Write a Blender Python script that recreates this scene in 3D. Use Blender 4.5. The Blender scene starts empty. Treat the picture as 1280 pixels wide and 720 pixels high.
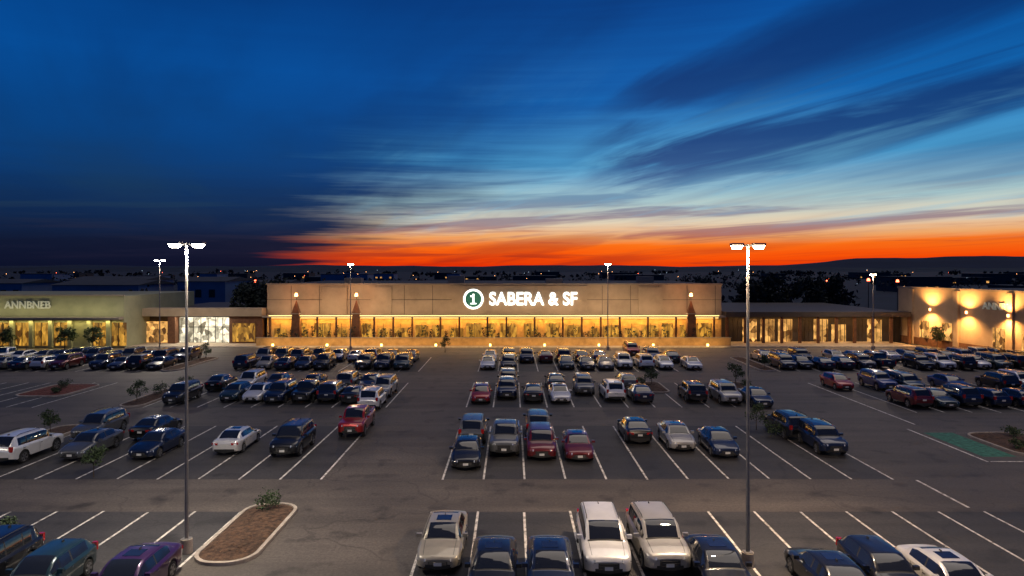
import bpy, math, random
from mathutils import Vector, Matrix
random.seed(7)
scene = bpy.context.scene
scene.view_settings.view_transform = 'Standard'
scene.view_settings.look = 'None'
scene.view_settings.exposure = 0

def lin(c):
    return tuple(((v/255)/12.92 if v/255 <= 0.04045 else ((v/255+0.055)/1.055)**2.4) for v in c)

# ---------------------------------------------------------------- materials
def newmat(name):
    m = bpy.data.materials.new(name); m.use_nodes = True
    nt = m.node_tree
    return m, nt, nt.nodes['Principled BSDF']

def simple(name, col, rough=0.6, metal=0.0, emis=None, estr=0.0, var=0.0, scale=3.0, bump=0.0, coat=0.0):
    m, nt, b = newmat(name)
    b.inputs['Base Color'].default_value = (*col, 1)
    b.inputs['Roughness'].default_value = rough
    b.inputs['Metallic'].default_value = metal
    if coat: b.inputs['Coat Weight'].default_value = coat
    if emis:
        b.inputs['Emission Color'].default_value = (*emis, 1)
        b.inputs['Emission Strength'].default_value = estr
    if var > 0:
        tc = nt.nodes.new('ShaderNodeTexCoord')
        n = nt.nodes.new('ShaderNodeTexNoise'); n.inputs['Scale'].default_value = scale
        n.inputs['Detail'].default_value = 5; n.inputs['Roughness'].default_value = 0.65
        nt.links.new(tc.outputs['Object'], n.inputs['Vector'])
        r = nt.nodes.new('ShaderNodeValToRGB')
        r.color_ramp.elements[0].position = 0.3; r.color_ramp.elements[1].position = 0.7
        r.color_ramp.elements[0].color = (*[c*(1-var) for c in col], 1)
        r.color_ramp.elements[1].color = (*[min(1, c*(1+var)) for c in col], 1)
        nt.links.new(n.outputs['Fac'], r.inputs['Fac'])
        nt.links.new(r.outputs['Color'], b.inputs['Base Color'])
        if bump:
            bp = nt.nodes.new('ShaderNodeBump'); bp.inputs['Strength'].default_value = bump
            bp.inputs['Distance'].default_value = 0.05
            nt.links.new(n.outputs['Fac'], bp.inputs['Height'])
            nt.links.new(bp.outputs['Normal'], b.inputs['Normal'])
    return m

def asphalt(name, c1, c2, crack=0.5):
    m, nt, b = newmat(name)
    N = nt.nodes; L = nt.links
    tc = N.new('ShaderNodeTexCoord')
    big = N.new('ShaderNodeTexNoise'); big.inputs['Scale'].default_value = 0.09; big.inputs['Detail'].default_value = 7; big.inputs['Roughness'].default_value = 0.62
    L.new(tc.outputs['Object'], big.inputs['Vector'])
    r = N.new('ShaderNodeValToRGB'); r.color_ramp.elements[0].position = .36; r.color_ramp.elements[1].position = .64
    r.color_ramp.elements[0].color = (*c1, 1); r.color_ramp.elements[1].color = (*c2, 1)
    L.new(big.outputs['Fac'], r.inputs['Fac'])
    fine = N.new('ShaderNodeTexNoise'); fine.inputs['Scale'].default_value = 7; fine.inputs['Detail'].default_value = 6; fine.inputs['Roughness'].default_value = .8
    L.new(tc.outputs['Object'], fine.inputs['Vector'])
    mr = N.new('ShaderNodeMapRange'); mr.inputs[1].default_value = .3; mr.inputs[2].default_value = .7; mr.inputs[3].default_value = .55; mr.inputs[4].default_value = 1.45
    L.new(fine.outputs['Fac'], mr.inputs[0])
    mx = N.new('ShaderNodeVectorMath'); mx.operation = 'SCALE'
    L.new(r.outputs['Color'], mx.inputs[0]); L.new(mr.outputs[0], mx.inputs['Scale'])
    st = N.new('ShaderNodeTexNoise'); st.inputs['Scale'].default_value = .55; st.inputs['Detail'].default_value = 4
    L.new(tc.outputs['Object'], st.inputs['Vector'])
    sr = N.new('ShaderNodeMapRange'); sr.inputs[1].default_value = .57; sr.inputs[2].default_value = .72; sr.inputs[3].default_value = 1; sr.inputs[4].default_value = .4
    L.new(st.outputs['Fac'], sr.inputs[0])
    # tyre-worn lanes: broad soft streaks running along the rows
    mp = N.new('ShaderNodeMapping'); mp.inputs['Scale'].default_value = (.05, .7, 1); L.new(tc.outputs['Object'], mp.inputs['Vector'])
    ty = N.new('ShaderNodeTexNoise'); ty.inputs['Scale'].default_value = 1; ty.inputs['Detail'].default_value = 4; L.new(mp.outputs[0], ty.inputs['Vector'])
    tr_ = N.new('ShaderNodeMapRange'); tr_.inputs[1].default_value = .35; tr_.inputs[2].default_value = .65; tr_.inputs[3].default_value = .8; tr_.inputs[4].default_value = 1.15
    L.new(ty.outputs['Fac'], tr_.inputs[0])
    vo = N.new('ShaderNodeTexVoronoi'); vo.feature = 'DISTANCE_TO_EDGE'; vo.inputs['Scale'].default_value = .11
    ad = N.new('ShaderNodeVectorMath'); ad.operation = 'MULTIPLY_ADD'
    L.new(st.outputs['Color'], ad.inputs[0]); ad.inputs[1].default_value = (2.5, 2.5, 0); L.new(tc.outputs['Object'], ad.inputs[2])
    L.new(ad.outputs[0], vo.inputs['Vector'])
    cr = N.new('ShaderNodeMapRange'); cr.inputs[1].default_value = .003; cr.inputs[2].default_value = .006; cr.inputs[3].default_value = 1-crack; cr.inputs[4].default_value = 1
    L.new(vo.outputs['Distance'], cr.inputs[0])
    mm = N.new('ShaderNodeMath'); mm.operation = 'MULTIPLY'; L.new(sr.outputs[0], mm.inputs[0]); L.new(cr.outputs[0], mm.inputs[1])
    m3 = N.new('ShaderNodeMath'); m3.operation = 'MULTIPLY'; L.new(mm.outputs[0], m3.inputs[0]); L.new(tr_.outputs[0], m3.inputs[1])
    m2 = N.new('ShaderNodeVectorMath'); m2.operation = 'SCALE'; L.new(mx.outputs[0], m2.inputs[0]); L.new(m3.outputs[0], m2.inputs['Scale'])
    L.new(m2.outputs[0], b.inputs['Base Color'])
    rr = N.new('ShaderNodeMapRange'); rr.inputs[3].default_value = .5; rr.inputs[4].default_value = .85
    L.new(big.outputs['Fac'], rr.inputs[0]); L.new(rr.outputs[0], b.inputs['Roughness'])
    bp = N.new('ShaderNodeBump'); bp.inputs['Strength'].default_value = .35; bp.inputs['Distance'].default_value = .02
    L.new(fine.outputs['Fac'], bp.inputs['Height']); L.new(bp.outputs[0], b.inputs['Normal'])
    return m

M = {}
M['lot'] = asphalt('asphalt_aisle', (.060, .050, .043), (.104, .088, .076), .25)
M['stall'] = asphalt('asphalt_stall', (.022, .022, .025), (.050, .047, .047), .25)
M['terrain'] = simple('terrain_dark', (.006, .009, .016), .95, var=.6, scale=.02)
M['kerb'] = simple('concrete_kerb', (.36, .31, .26), .85, var=.3, scale=2, bump=.2)
M['walk'] = simple('concrete_sidewalk', (.34, .28, .21), .85, var=.2, scale=.8, bump=.1)
M['mulch'] = simple('mulch', (.070, .038, .022), .95, var=.85, scale=4, bump=1)
M['redmulch'] = simple('red_mulch', (.12, .03, .02), .95, var=.7, scale=5, bump=1)
M['steel'] = simple('galvanised_steel', (.28, .27, .26), .5, .6, var=.15, scale=3)
M['darksteel'] = simple('dark_steel', (.03, .03, .03), .5, .3)
M['lampface'] = simple('lamp_lens', (.9, .9, .9), .3, emis=(1, .92, .78), estr=90)
M['lampfaceR'] = simple('lamp_lens_warm', (.9, .8, .6), .3, emis=(1, .78, .5), estr=90)
M['wall'] = simple('stucco_tan', (.33, .25, .17), .9, var=.18, scale=.35, bump=.1)
M['wall2'] = simple('stucco_gold', (.42, .26, .10), .9, var=.3, scale=.9, bump=.1)
M['wallgreen'] = simple('stucco_olive', (.24, .24, .15), .9, var=.15, scale=.5)
M['cap'] = simple('parapet_cap', (.24, .20, .16), .6, var=.1, scale=2)
M['roof'] = simple('roof_membrane', (.035, .038, .045), .9, var=.3, scale=.3)
M['brown'] = simple('brown_stone', (.12, .05, .022), .85, var=.3, scale=2, bump=.2)
M['darkwall'] = simple('dark_fascia', (.035, .028, .028), .7, var=.2, scale=1)
M['blueb'] = simple('warehouse_panel', (.12, .17, .27), .7, var=.2, scale=.1)
M['mullion'] = simple('mullion', (.03, .025, .02), .5, .4)
M['signw'] = simple('sign_letter', (.9, .9, .9), .4, emis=(.95, 1, .97), estr=2.0)
M['signdim'] = simple('sign_letter_dim', (.45, .45, .38), .5, emis=(.8, .85, .7), estr=.08)
M['signg'] = simple('sign_green', (.02, .12, .06), .4, emis=(.05, .22, .16), estr=.3)
M['led'] = simple('led_strip', (.9, .8, .5), .4, emis=(1, .70, .22), estr=4)
M['red'] = simple('red_beacon', (.6, .05, .03), .4, emis=(1, .12, .05), estr=12)
M['warmpt'] = simple('warm_point', (.9, .7, .4), .4, emis=(1, .42, .14), estr=8)
M['whitept'] = simple('white_point', (.9, .9, .9), .4, emis=(.6, .8, 1), estr=1.5)
M['bark'] = simple('bark', (.07, .05, .035), .95, var=.4, scale=8)
M['leaf'] = simple('foliage', (.045, .075, .03), .8, var=.6, scale=1.5)
M['leafdark'] = simple('foliage_dark', (.014, .022, .018), .9, var=.6, scale=.6)
M['farleaf'] = simple('foliage_far', (.004, .007, .014), 1.0, var=.4, scale=.02)
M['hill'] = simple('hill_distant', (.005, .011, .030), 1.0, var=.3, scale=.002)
M['green_paint'] = simple('green_paint', (.03, .15, .10), .8, var=.6, scale=3)

def paintmat():
    m, nt, b = newmat('line_paint'); N = nt.nodes; L = nt.links
    tc = N.new('ShaderNodeTexCoord')
    n = N.new('ShaderNodeTexNoise'); n.inputs['Scale'].default_value = 2.2; n.inputs['Detail'].default_value = 8; n.inputs['Roughness'].default_value = .75
    L.new(tc.outputs['Object'], n.inputs['Vector'])
    r = N.new('ShaderNodeValToRGB'); e = r.color_ramp.elements
    e[0].position = .36; e[0].color = (.10, .09, .08, 1); e[1].position = .54; e[1].color = (.72, .68, .62, 1)
    L.new(n.outputs['Fac'], r.inputs['Fac']); L.new(r.outputs[0], b.inputs['Base Color'])
    b.inputs['Roughness'].default_value = .7
    return m
M['paint'] = paintmat()

def litglass(name, colA, colB, s, sc=(1, 1, 1)):
    m, nt, b = newmat(name); N = nt.nodes; L = nt.links
    tc = N.new('ShaderNodeTexCoord'); mp = N.new('ShaderNodeMapping'); mp.inputs['Scale'].default_value = sc
    L.new(tc.outputs['Object'], mp.inputs['Vector'])
    v = N.new('ShaderNodeTexVoronoi'); v.inputs['Scale'].default_value = 1.0
    L.new(mp.outputs[0], v.inputs['Vector'])
    n = N.new('ShaderNodeTexNoise'); n.inputs['Scale'].default_value = .8; n.inputs['Detail'].default_value = 5
    L.new(mp.outputs[0], n.inputs['Vector'])
    a = N.new('ShaderNodeMath'); a.operation = 'MULTIPLY'
    L.new(v.outputs['Color'], a.inputs[0]); L.new(n.outputs['Fac'], a.inputs[1])
    r = N.new('ShaderNodeValToRGB'); e = r.color_ramp.elements
    e[0].position = .1; e[0].color = (*colA, 1); e[1].position = .5; e[1].color = (*colB, 1)
    L.new(a.outputs[0], r.inputs['Fac'])
    b.inputs['Base Color'].default_value = (.05, .04, .03, 1); b.inputs['Roughness'].default_value = .2
    L.new(r.outputs[0], b.inputs['Emission Color']); b.inputs['Emission Strength'].default_value = s
    return m
M['winwarm'] = litglass('lit_interior_warm', (.05, .016, .003), (1, .50, .13), 1.4, (1.4, 1.4, 1.1))
M['wingold'] = litglass('lit_interior_gold', (.10, .036, .004), (.95, .47, .06), .8, (2.2, 2.2, 1.0))
M['winwhite'] = litglass('lit_interior_white', (.10, .09, .06), (1, .9, .65), 1.8, (1.3, 1.3, 1.1))

def carpaint():
    m, nt, b = newmat('car_paint'); N = nt.nodes; L = nt.links
    oi = N.new('ShaderNodeObjectInfo')
    tc = N.new('ShaderNodeTexCoord')
    n = N.new('ShaderNodeTexNoise'); n.inputs['Scale'].default_value = 3; n.inputs['Detail'].default_value = 5
    L.new(tc.outputs['Object'], n.inputs['Vector'])
    mr = N.new('ShaderNodeMapRange'); mr.inputs[3].default_value = .82; mr.inputs[4].default_value = 1.12
    L.new(n.outputs['Fac'], mr.inputs[0])
    s = N.new('ShaderNodeVectorMath'); s.operation = 'SCALE'
    L.new(oi.outputs['Color'], s.inputs[0]); L.new(mr.outputs[0], s.inputs['Scale'])
    L.new(s.outputs[0], b.inputs['Base Color'])
    b.inputs['Metallic'].default_value = .35
    rr = N.new('ShaderNodeMapRange'); rr.inputs[3].default_value = .26; rr.inputs[4].default_value = .40
    L.new(n.outputs['Fac'], rr.inputs[0]); L.new(rr.outputs[0], b.inputs['Roughness'])
    b.inputs['Coat Weight'].default_value = 1.0; b.inputs['Coat Roughness'].default_value = .04
    return m
C = [carpaint(),
     simple('car_glass', (.012, .014, .018), .05, .0, coat=.8),
     simple('car_trim_black', (.015, .015, .015), .55),
     simple('tyre_rubber', (.02, .02, .02), .9),
     simple('alloy_rim', (.45, .45, .46), .3, .9),
     simple('headlamp', (.75, .78, .8), .1, .3, coat=1),
     simple('tail_lamp', (.35, .01, .01), .2, coat=1),
     simple('number_plate', (.6, .6, .58), .5),
     simple('chrome', (.6, .6, .6), .15, 1.0)]
PAINT, GLASS, TRIM, TYRE, RIM, HEAD, TAIL, PLATE, CHROME = range(9)

# ---------------------------------------------------------------- mesh helpers
class MB:
    def __init__(s): s.v = []; s.f = []; s.m = []; s.mats = []
    def mi(s, mat):
        if isinstance(mat, int): return mat
        if mat not in s.mats: s.mats.append(mat)
        return s.mats.index(mat)
    def face(s, pts, mat):
        i = len(s.v); s.v += [tuple(p) for p in pts]; s.f.append(tuple(range(i, i+len(pts)))); s.m.append(s.mi(mat))
    def box(s, x0, x1, y0, y1, z0, z1, mat, xf=None):
        P = [(x0,y0,z0),(x1,y0,z0),(x1,y1,z0),(x0,y1,z0),(x0,y0,z1),(x1,y0,z1),(x1,y1,z1),(x0,y1,z1)]
        if xf: P = [tuple(xf @ Vector(p)) for p in P]
        i = len(s.v); s.v += P; k = s.mi(mat)
        for q in [(0,3,2,1),(4,5,6,7),(0,1,5,4),(1,2,6,5),(2,3,7,6),(3,0,4,7)]:
            s.f.append(tuple(i+a for a in q)); s.m.append(k)
    def prism(s, poly, z0, z1, mat, topmat=None, taper=1.0):
        n = len(poly); i = len(s.v)
        cx = sum(p[0] for p in poly)/n; cy = sum(p[1] for p in poly)/n
        s.v += [(p[0], p[1], z0) for p in poly] + [(cx+(p[0]-cx)*taper, cy+(p[1]-cy)*taper, z1) for p in poly]
        k = s.mi(mat)
        for a in range(n):
            b = (a+1) % n
            s.f.append((i+a, i+b, i+n+b, i+n+a)); s.m.append(k)
        s.f.append(tuple(i+n+a for a in range(n))); s.m.append(s.mi(topmat) if topmat else k)
    def tube(s, pts, rads, n, mat, cap=True):
        k = s.mi(mat); rings = []
        for j, p in enumerate(pts):
            p = Vector(p)
            d = (Vector(pts[min(j+1, len(pts)-1)])-Vector(pts[max(j-1, 0)])).normalized()
            a = d.orthogonal().normalized(); b = d.cross(a)
            i = len(s.v); rings.append(i)
            for q in range(n):
                t = 2*math.pi*q/n
                s.v.append(tuple(p+(a*math.cos(t)+b*math.sin(t))*rads[j]))
        for j in range(len(rings)-1):
            for q in range(n):
                r = (q+1) % n
                s.f.append((rings[j]+q, rings[j]+r, rings[j+1]+r, rings[j+1]+q)); s.m.append(k)
        if cap:
            s.f.append(tuple(rings[-1]+q for q in range(n))); s.m.append(k)
            s.f.append(tuple(rings[0]+q for q in reversed(range(n)))); s.m.append(k)
    def mesh(s, name, mats=None, smooth=False, recalc=False):
        me = bpy.data.meshes.new(name); me.from_pydata(s.v, [], s.f)
        for m in (mats or s.mats): me.materials.append(m)
        me.polygons.foreach_set('material_index', s.m)
        if smooth:
            me.polygons.foreach_set('use_smooth', [True]*len(s.f))
            me.update()
            me.set_sharp_from_angle(angle=math.radians(smooth))
        me.update()
        return me
    def obj(s, name, parent=None, **k):
        o = bpy.data.objects.new(name, s.mesh(name, **k)); scene.collection.objects.link(o)
        if parent: o.parent = parent
        return o
def empty(name, loc=(0,0,0)):
    e = bpy.data.objects.new(name, None); e.location = loc; scene.collection.objects.link(e); return e

# ---------------------------------------------------------------- cars
def interp(tab, x):
    if x <= tab[0][0]: return tab[0][1]
    for (a, b), (c, d) in zip(tab, tab[1:]):
        if x <= c: return b+(d-b)*(x-a)/(c-a)
    return tab[-1][1]

def make_car(kind):
    if kind == 'sedan':
        L, W, H = 4.8, 1.86, 1.45
        cowl, rf, rr, rb = 1.30, 2.12, 3.30, 4.18
        hood = [(0,.60),(.05,.67),(.12,.71),(.3,.76),(.7,.86),(1.3,.95),(4.18,1.05),(4.62,1.04),(4.74,.98),(4.8,.80)]
        wheels = (.92, 3.72); R = .33; glass = (cowl+.15, rr+.42); pil = [(2.62,2.70)]; low = .24
    elif kind == 'hatch':
        L, W, H = 4.25, 1.80, 1.50
        cowl, rf, rr, rb = 1.05, 1.85, 3.45, 4.05
        hood = [(0,.62),(.05,.69),(.12,.74),(.3,.81),(.6,.90),(1.05,.98),(4.05,1.06),(4.18,.98),(4.25,.8)]
        wheels = (.82, 3.42); R = .33; glass = (cowl+.15, rr+.08); pil = [(2.42,2.50)]; low = .25
    elif kind == 'suv':
        L, W, H = 4.85, 1.95, 1.76
        cowl, rf, rr, rb = 1.20, 1.96, 4.22, 4.68
        hood = [(0,.76),(.05,.85),(.12,.91),(.25,.96),(.6,1.05),(1.2,1.11),(4.68,1.16),(4.80,1.08),(4.85,.88)]
        wheels = (.95, 3.85); R = .38; glass = (cowl+.15, rr+.02); pil = [(2.50,2.58),(3.50,3.58)]; low = .32
    elif kind == 'van':
        L, W, H = 5.1, 2.0, 1.80
        cowl, rf, rr, rb = .95, 1.85, 4.6, 5.0
        hood = [(0,.72),(.06,.82),(.25,.92),(.95,1.08),(5.0,1.12),(5.07,1.05),(5.1,.88)]
        wheels = (.95, 3.98); R = .35; glass = (cowl+.2, rr+.02); pil = [(2.45,2.53),(3.65,3.73)]; low = .27
    else:
        L, W, H = 5.6, 2.0, 1.86
        cowl, rf, rr, rb = 1.40, 2.05, 3.45, 3.66
        hood = [(0,.90),(.05,1.0),(.2,1.08),(1.4,1.18),(5.5,1.20),(5.57,1.17),(5.6,1.05)]
        wheels = (1.0, 4.5); R = .40; glass = (cowl+.15, rr-.05); pil = [(2.62,2.70)]; low = .40
    w = W/2; wr = w*(.70 if kind in ('sedan','hatch') else .76)
    xs = {0, .02, .05, .08, .12, .2, .35, L, L-.03, L-.09, L-.2, L-.38, cowl, cowl+.05, rf, rf+.12, rr, rr-.15, rb, glass[0], glass[1], (cowl+rf)/2, (rr+rb)/2, rf-.12, rr+.12, rb-.08}
    for a in wheels:
        for k in range(-6, 7): xs.add(round(a+(R+.06)*math.sin(k*math.pi/12), 4))
    for p in pil: xs |= set(p)
    gaps = [cowl+.02, pil[0][0]+.02, glass[1]-.30]
    for g in gaps: xs |= {g, g+.018}
    x = .5
    while x < L-.4: xs.add(round(x, 3)); x += .25
    xs = sorted(xs)
    out = [xs[0]]
    for q in xs[1:]:
        if q-out[-1] > .008: out.append(q)
    xs = out
    wt = [(0,.66),(.02,.73),(.05,.79),(.1,.85),(.2,.915),(.35,.965),(.9,1),(L-.9,1),(L-.38,.97),(L-.2,.94),(L-.09,.89),(L-.03,.82),(L,.76)]
    def kcab(x):
        if x <= cowl or x >= rb: return 0.
        if x < rf: t = (x-cowl)/(rf-cowl); return math.sin(t*math.pi/2)**1.05*.96
        if x <= rr: t = (x-rf)/(rr-rf); return .96+.04*math.sin(math.pi*t)
        t = (rb-x)/(rb-rr); return math.sin(t*math.pi/2)*.96
    mb = MB(); rings = []
    for x in xs:
        ww = w*interp(wt, x); zb = interp(hood, x); k = kcab(x)
        zl = low
        if x < .35: zl = low+.06*(1-x/.35)
        if x > L-.4: zl = low+.12*((x-(L-.4))/.4)
        for a in wheels:
            d = abs(x-a); RR = R+.06
            if d < RR: zl = max(zl, R+math.sqrt(RR*RR-d*d)-.01)
        zr = H; zsh = zb-.03
        def pt(n, c): return (n[0]+(c[0]-n[0])*k, n[1]+(c[1]-n[1])*k)
        ring = [(0, low-.02), (ww*.86, zl), (ww*.975, zl+.05), (ww*1.0, max(zl+.08, zl*.45+zsh*.55)), (ww*.985, zsh-.07), (ww*.93, zsh),
                pt((ww*.86, zb), (w*.885, zb+.01)),
                pt((ww*.80, zb+.010), (wr*1.04, zb+(zr-zb)*.80)),
                pt((ww*.74, zb+.016), (wr*.97, zb+(zr-zb)*.92)),
                pt((ww*.66, zb+.022), (wr*.85, zb+(zr-zb)*.972)),
                pt((ww*.33, zb+.046), (wr*.45, zr-.004)),
                pt((0, zb+.052), (0, zr))]
        rings.append(ring)
    nr = len(rings[0])
    idx = []
    for side in (1, -1):
        for j, x in enumerate(xs):
            base = len(mb.v)
            for (yy, zz) in rings[j]: mb.v.append((x-L/2, yy*side, zz))
            idx.append(base)
    n = len(xs)
    def inr(a, b, lo, hi): return a >= lo-1e-4 and b <= hi+1e-4
    for sidx, side in enumerate((1, -1)):
        for j in range(n-1):
            a, b = idx[sidx*n+j], idx[sidx*n+j+1]; x0, x1 = xs[j], xs[j+1]
            for r in range(nr-1):
                mat = PAINT
                if r == 0: mat = TRIM
                if r == 1 and kind in ('suv', 'pickup'): mat = TRIM
                if r in (2, 3) and any(abs(x0-g) < .004 for g in gaps): mat = TRIM
                if r == 6 and inr(x0, x1, *glass):
                    mat = GLASS
                    if any(inr(x0, x1, *p) for p in pil): mat = TRIM
                if r in (9, 10) and (inr(x0, x1, cowl+.05, rf) or inr(x0, x1, rr, rb)): mat = GLASS
                if r in (8, 9, 10) and inr(x0, x1, cowl, cowl+.05): mat = TRIM
                if kind == 'pickup' and r in (8, 9, 10) and inr(x0, x1, rb, L-.09): mat = TRIM
                q = (a+r, b+r, b+r+1, a+r+1)
                if side == 1: q = q[::-1]
                mb.f.append(q); mb.m.append(mat)
    for e, rev in ((0, False), (n-1, True)):
        a, b = idx[e], idx[n+e]
        for r in range(nr-1):
            q = (a+r, a+r+1, b+r+1, b+r) if not rev else (b+r, b+r+1, a+r+1, a+r)
            mb.f.append(q); mb.m.append(PAINT if r > 1 else TRIM)
    for a in wheels:
        for sd in (1, -1):
            cx = a-L/2; yo = sd*(w-.015); yi = sd*(w-.24)
            seg = 20
            prof = [(yi, R-.05), (yi, R), ((yi+yo)/2, R+.005), (yo, R-.02), (yo+sd*.004, R*.68)]
            base = len(mb.v)
            for (yy, rr_) in prof:
                for q in range(seg):
                    t = 2*math.pi*q/seg; mb.v.append((cx+rr_*math.cos(t), yy, R+rr_*math.sin(t)))
            for p in range(len(prof)-1):
                for q in range(seg):
                    q2 = (q+1) % seg
                    f = (base+p*seg+q, base+p*seg+q2, base+(p+1)*seg+q2, base+(p+1)*seg+q)
                    mb.f.append(f if sd == -1 else f[::-1]); mb.m.append(TYRE)
            rim = [(cx+R*.68*math.cos(2*math.pi*q/seg), yo-sd*.03, R+R*.68*math.sin(2*math.pi*q/seg)) for q in range(seg)]
            mb.face(rim, TRIM)
            for q in range(5):
                t = 2*math.pi*q/5+.3
                rot = Matrix.Translation((cx, yo-sd*.01, R)) @ Matrix.Rotation(t, 4, 'Y')
                mb.box(0, R*.66, -.015, .015, -.045, .045, RIM, rot)
            for q in range(seg):
                t0 = 2*math.pi*q/seg; t1 = 2*math.pi*(q+1)/seg
                mb.face([(cx+rq*math.cos(t), yo-sd*.004, R+rq*math.sin(t)) for rq, t in ((R*.60, t0), (R*.68, t0), (R*.68, t1), (R*.60, t1))], RIM)
    zf = interp(hood, .08); zt = interp(hood, L-.1)
    fr = -L/2
    for sd in (1, -1):
        xf = Matrix.Translation((fr+.17, sd*w*.68, zf-.09)) @ Matrix.Rotation(sd*-.55, 4, 'Z') @ Matrix.Rotation(.3, 4, 'Y')
        mb.box(-.09, .12, -.21, .20, -.06, .055, HEAD, xf)
        mb.box(-.095, .05, -.22, .21, -.08, -.061, TRIM, xf)
        if kind in ('suv', 'van', 'hatch'):
            mb.box(L/2-.16, L/2-.02, sd*w*.80-.10, sd*w*.80+.10, zt-.22, zt+.10, TAIL)
        elif kind == 'pickup':
            mb.box(L/2-.10, L/2+.008, sd*w*.78-.08, sd*w*.78+.08, zt-.45, zt-.05, TAIL)
        else:
            xf = Matrix.Translation((L/2-.12, sd*w*.68, zt-.16)) @ Matrix.Rotation(sd*.35, 4, 'Z')
            mb.box(-.12, .10, -.22, .22, -.07, .07, TAIL, xf)
        xf = Matrix.Translation((cowl+.38-L/2, sd*(w*1.06), interp(hood, cowl)+.06))
        mb.box(-.06, .08, -.11, .11, -.06, .09, PAINT, xf)
        mb.box(.081, .087, -.09, .09, -.045, .075, GLASS, xf)
        for hx in (pil[0][0]-.18, glass[1]-.42):
            mb.box(hx-L/2, hx-L/2+.16, sd*(w+.0)-.02, sd*(w+.0)+.018, interp(hood, 2)-.18, interp(hood, 2)-.15, CHROME)
        mb.box(fr+.03, fr+.2, sd*w*.58-.12, sd*w*.58+.12, low+.10, low+.19, TRIM)
        # hood shut line
        hx = [(fr+.22, sd*w*.66, interp(hood, .22)+.024), (fr+cowl*.55, sd*w*.685, interp(hood, cowl*.55)+.024), (fr+cowl-.05, sd*w*.70, interp(hood, cowl-.05)+.024)]
        mb.tube(hx, [.009]*3, 4, TRIM)
    gw = w*.42; tall = .28 if kind in ('suv', 'pickup') else .14
    mb.box(fr-.014, fr+.1, -gw, gw, zf-.13-tall, zf-.13, TRIM)
    for q in range(3):
        z = zf-.15-tall*(q+.3)/3
        mb.box(fr-.022, fr-.015, -gw+.03, gw-.03, z, z+.014, CHROME)
    mb.box(fr-.012, fr+.1, -w*.55, w*.55, low+.08, low+.20, TRIM)
    mb.box(fr-.03, fr-.016, -.16, .16, low+.14, low+.28, PLATE)
    mb.box(L/2-.02, L/2+.012, -.16, .16, zt-.34, zt-.20, PLATE)
    mb.box(L/2-.1, L/2+.02, -w*.72, w*.72, low+.14, low+.26, TRIM)
    for sd in (1, -1):
        zc = interp(hood, cowl)
        mb.tube([(cowl+.04-L/2, sd*.1, zc+.05), (cowl+.22-L/2, sd*.55, zc+.20 if kind != 'pickup' else zc+.25)], [.012, .008], 4, TRIM)
    if kind in ('suv', 'van'):
        for sd in (1, -1):
            mb.tube([(rf+.2-L/2, sd*wr*.9, H-.03), (rf+.35-L/2, sd*wr*.9, H+.045), (rr-.3-L/2, sd*wr*.9, H+.045), (rr-.1-L/2, sd*wr*.9, H-.03)], [.018]*4, 6, TRIM)
    if kind == 'sedan':
        mb.box(rf+.22-L/2, rf+.85-L/2, -wr*.5, wr*.5, H-.02, H+.004, GLASS)
    if kind == 'pickup':
        for sd in (1, -1):
            mb.box(rb+.03-L/2, L/2-.08, sd*w*.86-.05, sd*w*.86+.05, 1.2, 1.27, PAINT)
        mb.box(L/2-.12, L/2-.03, -w*.8, w*.8, 1.2, 1.27, PAINT)
    mb.box(rr-.35-L/2, rr-.2-L/2, -.015, .015, H-.01, H+.05, TRIM)
    return mb.mesh('car_'+kind, mats=C, smooth=32)
CAR = {k: make_car(k) for k in ('sedan', 'hatch', 'suv', 'van', 'pickup')}
NAME = {'sedan': 'parked_sedan', 'hatch': 'parked_hatchback', 'suv': 'parked_suv', 'van': 'parked_minivan', 'pickup': 'parked_pickup_truck'}
COL = {'white': (.78, .77, .75), 'silver': (.40, .39, .37), 'grey': (.11, .115, .12), 'champ': (.34, .31, .25), 'black': (.006, .007, .010),
       'navy': (.006, .015, .05), 'blue': (.008, .04, .18), 'red': (.30, .008, .008), 'maroon': (.12, .006, .010), 'teal': (.015, .04, .05), 'purple': (.045, .012, .07)}
def car(kind, col, x, y, rot=0):
    """rot 0: nose towards -Y"""
    o = bpy.data.objects.new(NAME[kind], CAR[kind]); scene.collection.objects.link(o)
    o.location = (x, y, .008); o.rotation_euler = (0, 0, math.radians(90+rot+random.uniform(-1.8, 1.8)))
    s = random.uniform(.96, 1.04); o.scale = (s, random.uniform(.98, 1.02), random.uniform(.97, 1.03))
    c = COL[col]; j = random.uniform(.85, 1.12)
    o.color = (*[v*j for v in c], 1)
    return o
def rnd_kind(): return random.choices(['sedan', 'suv', 'hatch', 'van', 'pickup'], [5, 5, 2, 1, 1])[0]
def rnd_col(): return random.choices(['navy', 'black', 'grey', 'silver', 'white', 'blue', 'red', 'teal', 'maroon', 'champ'], [7, 8, 3, 2, 3.3, 3.8, 1.2, 2, 1, .5])[0]

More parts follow.
